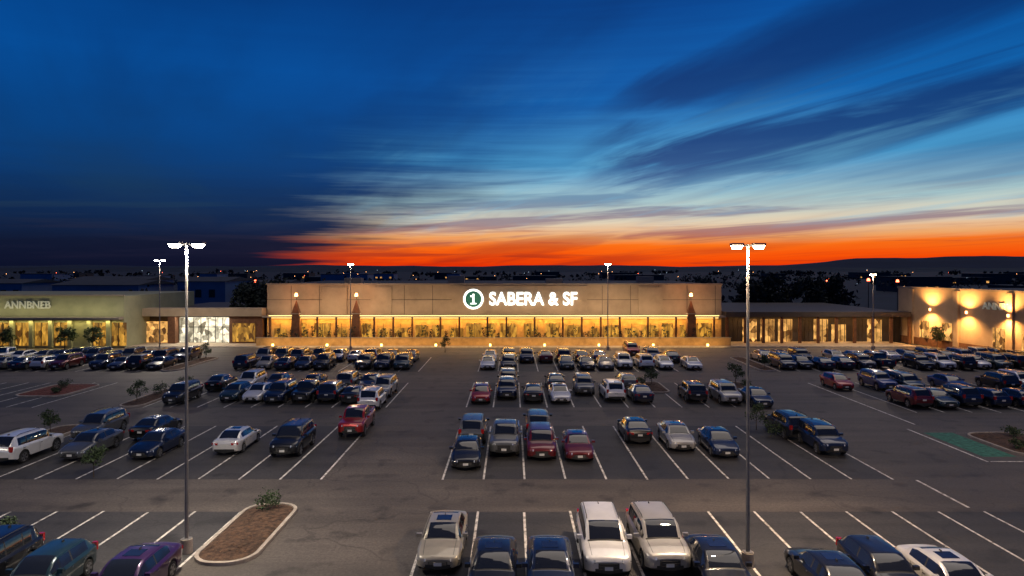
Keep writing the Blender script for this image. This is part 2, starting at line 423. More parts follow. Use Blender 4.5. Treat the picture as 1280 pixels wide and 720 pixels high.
car('sedan', 'champ', -3.0, 30.1); car('sedan', 'black', -.72, 27.1); car('sedan', 'navy', 1.50, 27.0, 0)
car('suv', 'white', 3.9, 29.6); car('suv', 'silver', 6.3, 29.8); car('sedan', 'black', 8.2, 27.2)
car('sedan', 'black', 12.3, 26.5, 180); car('hatch', 'black', 14.5, 26.8, 0); car('sedan', 'white', 16.7, 26.0)
car('sedan', 'purple', -14.6, 26.2); car('hatch', 'teal', -18.0, 26.4); car('suv', 'black', -20.8, 26.8)
car('sedan', 'black', -2.9, 44.2); car('suv', 'grey', -2.85, 50.2, 180); car('pickup', 'grey', -.45, 47.4); car('suv', 'maroon', 1.95, 46.2)
car('suv', 'grey', 1.95, 51.6, 180) ; car('sedan', 'maroon', 4.4, 46.0)
car('sedan', 'black', 9.0, 50.4, 180); car('sedan', 'silver', 11.6, 48.4); car('sedan', 'navy', 14.1, 46.8)
car('suv', 'navy', 21.4, 47.3); car('suv', 'black', 20.7, 51.3, 180)
car('suv', 'white', -32.2, 45.3, 180); car('sedan', 'grey', -28.4, 46.2, 0); car('sedan', 'black', -26.6, 51.2, 180); car('sedan', 'navy', -24.0, 46.4, 0)
car('sedan', 'white', -19.1, 47.6, 180); car('suv', 'black', -15.0, 46.9, 0); car('suv', 'grey', -30.7, 51.0)
car('pickup', 'red', -11.9, 52.5, 0)
for k, c, x, y in [('hatch','red',-2.9,64.6),('suv','navy',-.5,66.8),('sedan','black',2.0,65.2),('sedan','white',4.5,65.0),('suv','black',-.4,72.2),('suv','white',9.6,65.6),
                   ('suv','grey',7.2,68.8),('sedan','navy',12.1,64.8),('suv','black',17.2,65.2),('suv','silver',20.0,64.2),('sedan','navy',22.4,62.8),('sedan','teal',4.5,71.6),('hatch','grey',12,71.8)]:
    car(k, c, x, y, random.choice((0, 0, 180)))
for k, c, x, y in [('suv','white',-12.6,61.8),('suv','silver',-12.6,67.6),('sedan','black',-14.8,64.4),('suv','navy',-17.1,65.0),('pickup','black',-19.4,65.2),('suv','navy',-21.8,64.6),
                   ('suv','grey',-17,71.2),('sedan','navy',-14.7,71.0),('sedan','white',-24.1,65.3),('hatch','teal',-26.4,65.4),('suv','white',-27.2,71.3),('suv','black',-31.0,64.3),('sedan','navy',-24.4,71.4),('sedan','black',-20.6,71.0),('sedan','black',-30.2,71.0)]:
    car(k, c, x, y, random.choice((0, 0, 180)))
def fill(x0, x1, y, p, spacing=2.42):
    x = x0
    while x <= x1:
        if random.random() < p: car(rnd_kind(), rnd_col(), x+random.uniform(-.12, .12), y+random.uniform(-.5, .5), random.choice((0, 0, 180)))
        x += spacing
fill(-2.9, 20.5, 85.6, .7); fill(-2.9, 22.5, 92, .85)
fill(-33, -12, 85.6, .75); fill(-33, -12, 92, .9)
car('sedan', 'white', 22.4, 85.4); car('suv', 'red', 17.2, 98.6)
fill(-80, -43, 85.6, .9); fill(-80, -43, 92, .9); fill(-66, -45, 64.4, .35)
fill(33.8, 70, 85.6, .9); fill(33.8, 70, 92, .9)
fill(33.8, 36, 71, .9); fill(38, 62, 71, .75)
fill(36.3, 56, 62.6, .85)

# ---------------------------------------------------------------- ground
g = MB()
g.face([(-6000,-300,-.02),(6000,-300,-.02),(6000,9000,-.02),(-6000,9000,-.02)], M['terrain']); g.obj('ground')
g = MB(); g.face([(-110,-30,0),(110,-30,0),(110,111,0),(-110,111,0)], M['lot']); g.obj('parking_lot_pavement')
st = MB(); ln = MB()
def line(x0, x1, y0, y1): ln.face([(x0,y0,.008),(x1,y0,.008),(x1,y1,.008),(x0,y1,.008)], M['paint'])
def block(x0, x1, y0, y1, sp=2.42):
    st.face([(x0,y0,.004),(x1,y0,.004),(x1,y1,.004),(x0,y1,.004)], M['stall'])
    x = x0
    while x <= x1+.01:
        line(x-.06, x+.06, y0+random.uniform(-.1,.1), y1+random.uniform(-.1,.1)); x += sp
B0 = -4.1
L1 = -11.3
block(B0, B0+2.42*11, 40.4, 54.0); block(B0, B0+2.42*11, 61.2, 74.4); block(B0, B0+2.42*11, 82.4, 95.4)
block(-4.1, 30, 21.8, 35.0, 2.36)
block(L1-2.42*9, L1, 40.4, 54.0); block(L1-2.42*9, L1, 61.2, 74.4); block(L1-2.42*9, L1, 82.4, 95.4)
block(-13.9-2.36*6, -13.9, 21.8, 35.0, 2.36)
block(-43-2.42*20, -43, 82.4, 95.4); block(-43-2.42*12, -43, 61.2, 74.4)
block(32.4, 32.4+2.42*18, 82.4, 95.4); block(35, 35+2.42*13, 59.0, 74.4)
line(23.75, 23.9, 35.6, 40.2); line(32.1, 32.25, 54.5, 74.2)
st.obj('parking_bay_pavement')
line(30.6, 30.75, 44, 53); line(30.9, 36.2, 44.0, 44.14)
ln.obj('parking_line_markings')
gp = MB(); gp.face([(31.2,45.2,.008),(33.4,45.2,.008),(33.4,51.8,.008),(31.2,51.8,.008)], M['green_paint'])
gp.obj('accessible_bay_marking')

def island(x0, x1, y0, y1, mat, r=1.2):
    def rr(x0, x1, y0, y1, r):
        P = []
        for cx, cy, a0 in ((x1-r, y0+r, -90), (x1-r, y1-r, 0), (x0+r, y1-r, 90), (x0+r, y0+r, 180)):
            for k in range(7):
                a = math.radians(a0+k*15); P.append((cx+r*math.cos(a), cy+r*math.sin(a)))
        return P
    m = MB(); o = rr(x0, x1, y0, y1, r); i = rr(x0+.17, x1-.17, y0+.17, y1-.17, max(.1, r-.17)); n = len(o)
    b = len(m.v); m.v += [(*p, 0) for p in o]+[(*p, .15) for p in o]+[(*p, .15) for p in i]+[(*p, .09) for p in i]
    for q in range(n):
        w = (q+1) % n
        for k in range(3):
            m.f.append((b+k*n+q, b+k*n+w, b+(k+1)*n+w, b+(k+1)*n+q)); m.m.append(m.mi(M['kerb']))
    cx, cy = (x0+x1)/2, (y0+y1)/2
    prev = [b+3*n+q for q in range(n)]
    for s, h in ((.82, .15), (.55, .20), (.25, .22)):
        cur = []
        for p in i:
            m.v.append((cx+(p[0]-cx)*s, cy+(p[1]-cy)*s, h+random.uniform(-.03, .03))); cur.append(len(m.v)-1)
        for q in range(n):
            w = (q+1) % n; m.f.append((prev[q], prev[w], cur[w], cur[q])); m.m.append(m.mi(mat))
        prev = cur
    m.f.append(tuple(prev)); m.m.append(m.mi(mat))
    # loose bark chips on the bed
    for _ in range(int(45*(x1-x0)*(y1-y0)/10)):
        px, py = random.uniform(x0+.5, x1-.5), random.uniform(y0+.5, y1-.5); k = random.uniform(.04, .10); a = random.uniform(0, 3.1)
        c_, s_ = math.cos(a)*k, math.sin(a)*k
        z = .20+random.uniform(0, .06)
        m.face([(px-c_, py-s_, z), (px+s_*.5, py-c_*.5, z+.02), (px+c_, py+s_, z), (px-s_*.5, py+c_*.5, z+.01)], random.choice((mat, M['brown'], M['bark'])))
    m.obj('planted_island_kerb')
island(-13.75, -11.0, 28.6, 36.0, M['mulch'])
island(-48.6, -43.6, 66, 73, M['redmulch'])
island(-35.6, -33.3, 61.0, 74.4, M['mulch'])
island(-35.6, -33.3, 40.4, 54, M['mulch'])
island(22.7, 24.9, 66.5, 74.5, M['mulch'], 1.0)
island(33.7, 38.5, 45.0, 51.5, M['mulch'], 1.4)
island(30.1, 32.2, 82.4, 95, M['mulch'], .9)
island(-42.8, -40.6, 82.4, 95, M['mulch'], .9)
island(13.6, 15.9, 68, 74.4, M['mulch'], .9)

# ---------------------------------------------------------------- vegetation
def leafball(m, c, r, n, s, mat):
    for _ in range(n):
        d = Vector((random.gauss(0, 1), random.gauss(0, 1), random.gauss(0, .8))).normalized()*r*random.uniform(.35, 1)
        p = Vector(c)+d
        a = Vector((random.gauss(0, 1), random.gauss(0, 1), random.gauss(0, 1))).normalized(); b = a.orthogonal().normalized()
        b = Matrix.Rotation(random.uniform(0, 6.28), 3, a) @ b
        k = s*random.uniform(.6, 1.3)
        m.face([p-a*k-b*k*.2, p-b*k*.6, p+a*k, p+b*k*.6], mat)
def tree_mesh(name, h, cr, nc, nl, s, mat, trunk=.07):
    m = MB(); th = h*.38
    lean = random.uniform(-.1, .1)
    m.tube([(0,0,0), (lean*.3,0,th*.5), (lean,0,th), (lean*1.2,.05,h*.8)], [trunk, trunk*.8, trunk*.6, trunk*.15], 7, M['bark'])
    for k in range(nc):
        a = random.uniform(0, 6.28); rr = cr*math.sqrt(random.random())*.75; z = random.uniform(h*.42, h*.9)
        rr *= 1-.5*max(0, (z/h-.6))/.4
        c = (lean+rr*math.cos(a), rr*math.sin(a), z)
        m.tube([(lean, 0, min(z*.75, th*1.3)), ((lean+c[0])/2, c[1]/2, z*.9), c], [trunk*.4, trunk*.25, trunk*.08], 5, M['bark'], False)
        leafball(m, c, cr*random.uniform(.28, .5), nl, s, mat)
    return m.mesh(name)
SAP = [tree_mesh('sapling%d' % i, 2.3, .95, 10, 60, .085, M['leaf'], .04) for i in range(3)]
BIG = [tree_mesh('tree%d' % i, 5.0, 1.9, 16, 60, .2, M['leaf'], .1) for i in range(3)]
DRK = [tree_mesh('darktree%d' % i, 10.5, 3.8, 22, 70, .4, M['leafdark'], .22) for i in range(2)]
def plant(meshes, name, x, y, s=1.0):
    o = bpy.data.objects.new(name, random.choice(meshes)); scene.collection.objects.link(o)
    o.location = (x, y, 0); o.rotation_euler = (0, 0, random.uniform(0, 6.28)); o.scale = (s, s, s*random.uniform(.9, 1.1))
for x, y, s in [(-34.5,51,.9),(-34.6,63,1.0),(23.8,72.8,1.15),(31.1,84,.9),(-41.7,93,1.0),(14.8,72.5,1.0),(-25,40.8,.9),(-22,29.5,.8),(18.9,52.8,.9),(-9.9,101,1.0)]:
    plant(SAP, 'young_tree', x, y, s)
def shrub(name, x, y, r):
    m = MB()
    for k in range(7):
        leafball(m, (random.uniform(-r, r)*.6, random.uniform(-r, r)*.6, r*.5+random.uniform(0, r*.5)), r*.55, 60, .07, M['leaf'])
    o = m.obj(name); o.location = (x, y, .1)
for x, y, r in [(-22.6,27.5,.9),(-12.5,35.0,.75),(19.4,50.4,.9),(34.6,46.8,.5),(36.6,50,.6),(37,47,.5),(-46,70,.7),(-45,67.5,.5),(13.8,73,.6),(24,70.5,.7),(-34.4,46,.8),(-34.5,67,.9),(-34.3,42.5,.7),(-34.4,72,.8)]:
    shrub('shrub', x, y, r)

# ---------------------------------------------------------------- lamps
def area(name, parent, loc, sx, sy, power, col, rot=(0,0,0), spread=180):
    l = bpy.data.lights.new(name, 'AREA'); l.shape = 'RECTANGLE'; l.size = sx; l.size_y = sy; l.energy = power; l.color = col; l.spread = math.radians(spread)
    o = bpy.data.objects.new(name, l); o.location = loc; o.rotation_euler = rot; scene.collection.objects.link(o)
    if parent: o.parent = parent
    return o
def lamp_post(x, y, h, heads, power, warm=False):
    e = empty('street_lamp', (x, y, 0))
    m = MB()
    circ = [(.26*math.cos(a*math.pi/8), .26*math.sin(a*math.pi/8)) for a in range(16)]
    m.prism(circ, 0, .6, M['kerb'], taper=.94)
    m.box(-.17, .17, -.17, .17, .6, .63, M['steel'])
    m.tube([(0,0,.63), (0,0,h*.5), (0,0,h)], [.085, .07, .05], 12, M['steel'])
    m.obj('pole', e, smooth=30)
    hm = MB()
    lm = M['lampfaceR'] if warm else M['lampface']
    for d in heads:
        hm.box(min(0, d*.3), max(0, d*.3), -.035, .035, h-.09, h-.02, M['steel'])
        x0, x1 = sorted((d*.24, d*.78))
        hm.box(x0, x1, -.19, .19, h-.06, h+.04, M['steel'])
        p = [(x0+.04, -.16), (x1-.04, -.16), (x1-.04, .16), (x0+.04, .16)]
        i = len(hm.v); hm.v += [(a, b, h-.062) for a, b in p]+[((a-(x0+x1)/2)*.7+(x0+x1)/2, b*.7, h-.20) for a, b in p]; kk = hm.mi(lm)
        for q in ((0,1,5,4),(1,2,6,5),(2,3,7,6),(3,0,4,7),(4,5,6,7)): hm.f.append(tuple(i+a for a in q)); hm.m.append(kk)
    hm.obj('lamp_head', e)
    area('lamp_light', e, (0, 0, h-.28), 1.2, .3, power, (1, .72, .46) if warm else (1, .86, .68))
lamp_post(-14.3, 30.0, 13.6, (1, -1), 2700)
lamp_post(9.88, 28.6, 13.5, (.9, -.9), 3300, True)
lamp_post(-51.6, 100, 13.7, (1, -1), 2400)
lamp_post(-24.6, 104, 13.2, (.6, -.6), 1300, True)
lamp_post(14.6, 104, 13.2, (.6, -.6), 1300, True)
lamp_post(55, 104, 11.6, (.6, -.6), 1600, True)
lamp_post(-46, 30, 13.6, (1, -1), 2000); lamp_post(42, 30, 13.6, (1, -1), 2200, True); lamp_post(-2, -8, 13.6, (1, -1), 2000)

# ---------------------------------------------------------------- main store
e = empty('retail_store_building')
F = 112.0
m = MB()
X0, X1 = -40.7, 34.8
m.box(X0, X1, F+1.5, F+40, 0, 9.7, M['wall'])
m.box(X0-.15, X1+.15, F+1.3, F+1.62, 9.7, 9.95, M['cap'])
m.box(X0+.5, X1-.5, F+1.7, F+39, 9.703, 9.72, M['roof'])
for (a, b, z) in ((-31.5, -27.5, 9.3), (-23.5, -20, 9.3), (-10, 12.5, 9.55), (21, 25, 9.3)):
    m.box(a, b, F+1.28, F+1.497, 4.7, z, M['wall'])
x = X0+4
while x < X1:
    m.box(x-.03, x+.03, F+1.46, F+1.498, 4.8, 9.6, M['darkwall']); x += 4.7
m.box(X0, X1, F+1.44, F+1.496, 7.2, 7.26, M['darkwall'])
m.obj('upper_wall', e)
m = MB()
m.box(X0+.3, X1-.3, F+.6, F+1.49, .0, 4.4, M['wall2'])
m.box(X0, X1, F-.9, F+1.45, 4.4, 4.66, M['cap'])
m.obj('arcade_wall', e)
m = MB()
x = X0+1.2
while x < X1-1:
    m.box(x-.14, x+.14, F-.6, F-.32, .15, 4.4, M['brown']); x += random.choice((3.1, 4.6))
m.obj('arcade_columns', e)
m = MB()
x = X0+1.5
while x < X1-3:
    wd = random.uniform(1.2, 2.9)
    m.box(x, x+wd, F+.55, F+.597, .3 if random.random() < .4 else 1.0, random.choice((2.6, 3.1, 3.4)), M['wingold'])
    m.box(x+wd/2-.03, x+wd/2+.03, F+.5, F+.549, .3, 3.4, M['mullion'])
    x += wd+random.uniform(.4, 1.4)
m.obj('windows', e)
m = MB(); m.box(X0, X1, F-3.4, F-3.1, .14, 1.35, M['wall2']); m.box(X0-.1, X1+.1, F-3.47, F-3.03, 1.35, 1.46, M['cap']); m.obj('planter_wall', e)
m = MB(); m.box(X0+1, X1-1, F-.3, F-.15, 4.30, 4.39, M['led']); m.obj('canopy_light_strip', e)
area('canopy_light', e, ((X0+X1)/2, F-.25, 4.25), X1-X0-2, .3, 3600, (1, .54, .13))
m = MB(); m.box(X0+1, X1-1, F-.6, F-.5, 4.67, 4.73, M['led']); m.obj('uplight_strip', e)
area('uplight', e, ((X0+X1)/2, F-.9, 4.8), X1-X0-2, .25, 1350, (1, .68, .38), (math.radians(180-22), 0, 0))
m = MB()
for k in range(9): m.box(-38+k*8.6, -37.7+k*8.6, F-4.15, F-3.9, .15, .5, M['led'])
m.obj('ground_floodlights', e)
area('ground_floodlight', e, ((X0+X1)/2, F-5.2, .5), X1-X0-2, .3, 900, (1, .60, .22), (math.radians(100), 0, 0))
for px in (-35.2, -25.4, 29.2):
    m = MB(); sq = lambda r, cx=px, cy=F-.6: [(cx-r, cy-r*.8), (cx+r, cy-r*.8), (cx+r, cy+r*.8), (cx-r, cy+r*.8)]
    m.prism(sq(.95), .15, .9, M['brown']); m.prism(sq(.8), .9, 5.0, M['brown'], taper=.7)
    m.prism(sq(.7), 5.0, 5.15, M['cap']); m.prism(sq(.62), 5.15, 7.2, M['brown'], taper=.08)
    m.tube([(px, F-.6, 7.1), (px, F-.6, 7.9)], [.05, .04], 6, M['darksteel'])
    m.prism([(px+.3*math.cos(a*.785), F-.6+.3*math.sin(a*.785)) for a in range(8)], 7.9, 8.4, M['warmpt'], taper=.6)
    m.obj('entrance_pier', e)
    l = bpy.data.lights.new('pier_lamp', 'POINT'); l.energy = 260; l.color = (1, .40, .16); l.shadow_soft_size = .25
    o = bpy.data.objects.new('pier_lamp', l); o.location = (px, F-1.2, 8.1); scene.collection.objects.link(o); o.parent = e
m = MB()
for (a, b, z) in ((-30, 122, 1.0), (-12, 128, 1.3), (6, 121, .9), (24, 130, 1.2)):
    m.box(a, a+3, b, b+2.2, 9.7, 9.7+z, M['cap'])
m.obj('rooftop_units', e)
def text(name, body, loc, size, mat, parent, rot=(math.pi/2, 0, 0), off=.03, sx=1):
    c = bpy.data.curves.new(name, 'FONT'); c.body = body; c.size = size; c.extrude = .08; c.offset = off; c.space_character = 1.02
    c.align_y = 'CENTER'
    c.materials.append(mat); o = bpy.data.objects.new(name, c); o.location = loc; o.rotation_euler = rot; o.scale = (sx, 1, 1); scene.collection.objects.link(o)
    if parent: o.parent = parent
    return o
text('store_sign_letters', 'SABERA & SF', (-3.8, F+1.12, 7.3), 3.0, M['signw'], e, off=.06, sx=.86)
m = MB()
cx, cz, yy = -6.4, 7.35, F+1.12
N_ = 28
def ringf(r0, r1, y, mat):
    for q in range(N_):
        t0 = 2*math.pi*q/N_; t1 = 2*math.pi*(q+1)/N_
        m.face([(cx+r*math.cos(t), y, cz+r*math.sin(t)) for r, t in ((r0, t0), (r1, t0), (r1, t1), (r0, t1))], mat)
ringf(1.35, 1.68, yy, M['signw']); ringf(0, 1.35, yy+.05, M['signg'])
m.box(cx-.5, cx+.5, yy-.04, yy, cz-.85, cz-.65, M['signw']); m.box(cx-.15, cx+.15, yy-.04, yy, cz-.65, cz+.85, M['signw']); m.box(cx-.5, cx-.151, yy-.04, yy, cz+.35, cz+.6, M['signw'])
m.obj('store_sign_logo', e)

# centre-left shops
e2 = empty('shop_building')
m = MB()
m.box(-62.5, -41.0, F+2, F+30, 0, 5.4, M['darkwall']); m.box(-62.5, -40.9, F-.4, F+2, 4.6, 5.9, M['wall'])
m.box(-46.5, -41.0, F+.2, F+1.9, 0, 4.6, M['brown']); m.box(-56.4, -55.2, F-.2, F+1.9, 0, 4.6, M['brown'])
m.obj('walls', e2)
m = MB()
m.box(-55.1, -46.6, F+1.0, F+1.95, .2, 4.3, M['winwhite']); m.box(-62.4, -56.5, F+1.0, F+1.95, .2, 3.6, M['winwarm'])
m.box(-45.9, -42.2, F+.1, F+.19, .4, 3.4, M['wingold'])
for k in range(8): m.box(-55.1+k*1.2, -55.02+k*1.2, F+.9, F+.99, .2, 4.3, M['mullion'])
m.box(-55.1, -46.6, F+.91, F+.985, 2.7, 2.8, M['mullion'])
m.obj('windows', e2)
area('shop_light', e2, (-51, F-.2, 4.5), 8, .4, 450, (1, .9, .7))
# left wing
e3 = empty('strip_mall_building')
m = MB()
m.box(-110, -60.5, 106.5, 130, 0, 8.1, M['wallgreen']); m.box(-110, -60.4, 106.3, 106.6, 8.1, 8.35, M['cap'])
m.box(-110, -60.6, 105.2, 106.49, 4.5, 4.9, M['cap'])
for k in range(16): m.box(-108+k*3, -107.4+k*3, 105.9, 106.48, .1, 4.5, M['wallgreen'])
m.obj('walls', e3)
m = MB()
for k in range(16):
    if k % 5 != 3: m.box(-107.3+k*3, -105.1+k*3, 106.3, 106.47, .4, 4.0, M['wingold']); m.box(-106.3+k*3, -106.22+k*3, 106.2, 106.29, .4, 4.0, M['mullion'])
m.obj('windows', e3)
area('canopy_light', e3, (-85, 105.6, 4.35), 48, .3, 1300, (1, .80, .30))
area('wall_uplight', e3, (-85, 104.8, 4.95), 48, .3, 750, (1, .88, .48), (math.radians(160), 0, 0))
text('shop_sign_letters', 'ANNBNEB', (-79, 106.3, 6.7), 1.6, M['signdim'], e3, sx=.95)
# right entrance
e4 = empty('entrance_hall_building')
m = MB()
m.box(35.2, 65.4, F+3, F+32, 0, 5.2, M['darkwall']); m.box(35.0, 65.4, F-.2, F+3, 4.5, 5.3, M['darkwall'])
for k in range(11): m.box(35.2+k*3, 35.6+k*3, F+.2, F+.6, 0, 4.5, M['brown'])
m.obj('walls', e4)
m = MB()
for k in range(10):
    if k in (1, 2, 3, 5, 6, 8): m.box(35.8+k*3, 38.1+k*3, F+2.7, F+2.98, .1, 3.9 if k != 6 else 3.0, M['winwarm'])
    for q in range(3): m.box(36.4+k*3+q*.7, 36.46+k*3+q*.7, F+2.6, F+2.69, .1, 3.9, M['mullion'])
m.obj('windows', e4)
area('soffit_light', e4, (50, F+1.4, 4.4), 28, .6, 700, (1, .52, .16))
# right wing
e5 = empty('department_store_building')
m = MB()
def wx(y): return 66.3+(112-y)*.16
ya, yb = 116.0, 55.0
m.prism([(wx(ya), ya), (wx(yb), yb), (130, yb), (130, ya)], 0, 9.1, M['wall'], M['roof'])
m.prism([(wx(ya)-.15, ya+.1), (wx(yb)-.15, yb-.1), (wx(yb)+.4, yb-.1), (wx(ya)+.4, ya+.1)], 9.1, 9.4, M['cap'])
m.prism([(wx(ya)-.12, ya), (wx(yb)-.12, yb), (wx(yb)-.004, yb), (wx(ya)-.004, ya)], 0, 1.2, M['brown'])
for k in range(7):
    y = 113-k*9.2
    m.box(wx(y)-.25, wx(y)+.1, y-.6, y+.6, 0, 9.0, M['wall'])
m.obj('walls', e5)
m = MB()
for k in range(12):
    y = 110.7-k*4.6
    if k % 3 != 2:
        m.box(wx(y)-.09, wx(y)+.15, y-1.5, y+1.5, 1.3, 4.0, M['winwarm']); m.box(wx(y)-.16, wx(y)-.1, y-.05, y+.05, 1.3, 4.0, M['mullion'])
m.obj('windows', e5)
m = MB()
for k in range(4):
    y = 108.4-k*7
    m.box(wx(y)-.62, wx(y)-.42, y-.12, y+.12, 5.7, 6.1, M['warmpt'])
    l = bpy.data.lights.new('wall_sconce_light', 'SPOT'); l.energy = 4200; l.color = (1, .48, .13); l.spot_size = math.radians(130); l.spot_blend = .9; l.shadow_soft_size = .1
    for up in (0, 1):
        o = bpy.data.objects.new('wall_sconce_light', l); o.location = (wx(y)-1.5, y, 6.2 if up else 5.6); o.rotation_euler = (0, math.radians(180+20) if up else math.radians(-20), 0)
        scene.collection.objects.link(o); o.parent = e5
m.obj('wall_sconces', e5)
text('store_sign_letters', 'ANNRT', (wx(98)-.3, 99, 7.0), 1.4, M['signdim'], e5, rot=(math.pi/2, 0, math.radians(-81)))

m = MB(); m.box(-110, 64, 107.6, 115, 0, .14, M['walk']); m.box(-110, 64.1, 107.4, 107.598, 0, .155, M['kerb']); m.obj('sidewalk')
m = MB(); x = -39
while x < 33:
    if random.random() < .88:
        h = random.uniform(1.5, 3.2); n = 5
        for q in range(n): leafball(m, (x+random.uniform(-.15, .15), F-2.2+random.uniform(-.3, .3), .6+h*q/n), .32, 20, .12, M['leafdark'])
    x += random.uniform(.5, 1.5)
m.obj('foundation_shrubs')
for x, y, s in [(-76,103.5,.8),(-68,103.8,.85),(-63.5,103.5,.8),(-88,103.5,.8),(66,106,.7)]:
    plant(BIG, 'ornamental_tree', x, y, s)
for x, y, s in [(-47,122,1.0),(-44,125,1.05),(52,148,1.05),(57,150,1.1),(64,148,1.15),(70,150,1.),(43,152,.95),(-58,150,.9),(38,150,.9)]:
    plant(DRK, 'tree', x, y, s)

# ---------------------------------------------------------------- background
m = MB()
for _ in range(200):
    y = random.choice((random.uniform(170, 500), random.uniform(400, 1600)))
    x = random.uniform(-.8, .8)*y; h = random.uniform(4, 9)
    s = y/300
    for q in range(4):
        leafball(m, (x+random.uniform(-6, 6)*max(1, s), y, h*random.uniform(.3, .75)), h*.5, 18, .9*max(1, s*.6), M['farleaf'])
m.obj('distant_trees')
for _ in range(34):
    y = random.uniform(180, 900); x = random.uniform(-.8, .8)*y; w = random.uniform(12, 45); h = random.uniform(4, 8)
    eb = MB(); eb.box(x, x+w, y, y+25, 0, h, random.choice((M['darkwall'], M['blueb'] if x < -50 else M['darkwall']))); eb.box(x-.3, x+w+.3, y-.3, y+25.3, h, h+.4, M['roof'])
    for q in range(int(w/5)):
        if random.random() < .4: eb.box(x+2+q*5, x+4+q*5, y-.08, y-.02, 1.2, 2.8, random.choice((M['winwarm'], M['winwarm'], M['mullion'])))
    eb.obj('distant_building')
for (x, y, w, h) in ((-128, 190, 24, 7.8), (-98, 200, 14, 8.6), (-150, 230, 26, 8.4), (-82, 210, 12, 7.5), (-178, 220, 20, 7.6)):
    eb = MB(); eb.box(x, x+w, y, y+20, 0, h, M['blueb'])
    i = len(eb.v)
    eb.v += [(x-.5,y-.5,h),(x+w+.5,y-.5,h),(x+w+.5,y+20.5,h),(x-.5,y+20.5,h),(x-.5,y+10,h+1.2),(x+w+.5,y+10,h+1.2)]
    for f in ((0,1,5,4),(2,3,4,5),(0,4,3),(1,2,5)): eb.f.append(tuple(i+a for a in f)); eb.m.append(eb.mi(M['roof']))
    for q in range(int(w/4)): eb.box(x+1.2+q*4, x+3+q*4, y-.1, y-.02, h*.45, h*.72, M['mullion'])
    eb.obj('warehouse_building')
m = MB()
for _ in range(80):
    y = random.uniform(160, 1500); x = random.uniform(-.8, .8)*y; z = random.uniform(3, 8.5); r = .00035*y
    mt = random.choices([M['warmpt'], M['whitept'], M['red']], [5, 3, 1])[0]
    m.prism([(x+r*math.cos(a*1.047), y+r*math.sin(a*1.047)) for a in range(6)], z, z+r*1.6, mt, taper=.5)
m.obj('distant_town_lights')
for (x, y, z) in ((74, 160, 9.4), (96, 170, 9), (-62, 165, 9.0), (-120, 150, 8.6), (82.5, 158, 9.5)):
    b = MB(); b.tube([(x, y, 0), (x, y, z)], [.12, .08], 6, M['darksteel']); b.prism([(x+.38*math.cos(a*.785), y+.38*math.sin(a*.785)) for a in range(8)], z, z+.6, M['red'], taper=.6)
    b.obj('signal_mast')
m = MB()
def ridge(y, x0, x1, fn, mat, n=160):
    b = len(m.v)
    for k in range(n+1):
        x = x0+(x1-x0)*k/n; h = fn(x)
        m.v += [(x, y-600, -5), (x, y-200, h*.6), (x, y, h), (x, y+300, -5)]
    for k in range(n):
        for q in range(3):
            m.f.append((b+k*4+q, b+(k+1)*4+q, b+(k+1)*4+q+1, b+k*4+q+1)); m.m.append(m.mi(mat))
def nz(x, s): return math.sin(x/s)+.5*math.sin(x/s*2.3+1)+.25*math.sin(x/s*5.1+2)+.12*math.sin(x/s*11.7)
ridge(5200, -6000, 6000, lambda x: 30+5*nz(x, 300)+ (78*math.exp(-((x-3600)/900)**2)) + 28*math.exp(-((x-2700)/350)**2), M['hill'])
m.obj('hills', smooth=60)
m = MB(); ridge(2600, -3500, 3500, lambda x: 13+2.0*nz(x, 60)+7*math.exp(-((x-120)/160)**2), M['farleaf'], 400)
m.obj('distant_treeline')

# ---------------------------------------------------------------- world
w = bpy.data.worlds.new('World'); scene.world = w; w.use_nodes = True
nt = w.node_tree; N = nt.nodes; L = nt.links
for n in list(N): N.remove(n)
out = N.new('ShaderNodeOutputWorld'); bg = N.new('ShaderNodeBackground'); L.new(bg.outputs[0], out.inputs[0])
tc = N.new('ShaderNodeTexCoord'); sep = N.new('ShaderNodeSeparateXYZ'); L.new(tc.outputs['Generated'], sep.inputs[0])
def val(v, sock):
    if isinstance(v, (int, float)): sock.default_value = v
    else: L.new(v, sock)
def ma(op, a, b=0.0, c=None):
    n = N.new('ShaderNodeMath'); n.operation = op; val(a, n.inputs[0]); val(b, n.inputs[1])
    if c is not None: val(c, n.inputs[2])
    return n.outputs[0]
def smooth(x, lo, hi, a=0.0, b=1.0):
    n = N.new('ShaderNodeMapRange'); n.interpolation_type = 'SMOOTHSTEP'
    val(x, n.inputs[0]); val(lo, n.inputs[1]); val(hi, n.inputs[2]); n.inputs[3].default_value = a; n.inputs[4].default_value = b
    return n.outputs[0]
def ramp(f, stops):
    r = N.new('ShaderNodeValToRGB'); el = r.color_ramp.elements
    el[0].position = stops[0][0]; el[0].color = (*lin(stops[0][1]), 1); el[1].position = stops[1][0]; el[1].color = (*lin(stops[1][1]), 1)
    for p, c in stops[2:]:
        e_ = el.new(p); e_.color = (*lin(c), 1)
    L.new(f, r.inputs[0]); return r.outputs[0]
def mix(f, a, b):
    n = N.new('ShaderNodeMix'); n.data_type = 'RGBA'; val(f, n.inputs[0]); L.new(a, n.inputs[6]); L.new(b, n.inputs[7]); return n.outputs[2]
X, Y, Z = sep.outputs
h = ma('SQRT', ma('ADD', ma('MULTIPLY', X, X), ma('MULTIPLY', Y, Y))); h = ma('MAXIMUM', h, .001)
t = ma('DIVIDE', Z, h); s = ma('DIVIDE', X, h); f = ma('DIVIDE', Y, h)
zz = ma('ADD', ma('MAXIMUM', t, 0), .07)
px = ma('DIVIDE', s, zz); py = ma('DIVIDE', f, zz)
u = ma('ADD', ma('MULTIPLY', px, .91), ma('MULTIPLY', py, .41)); v = ma('SUBTRACT', ma('MULTIPLY', py, .91), ma('MULTIPLY', px, .41))
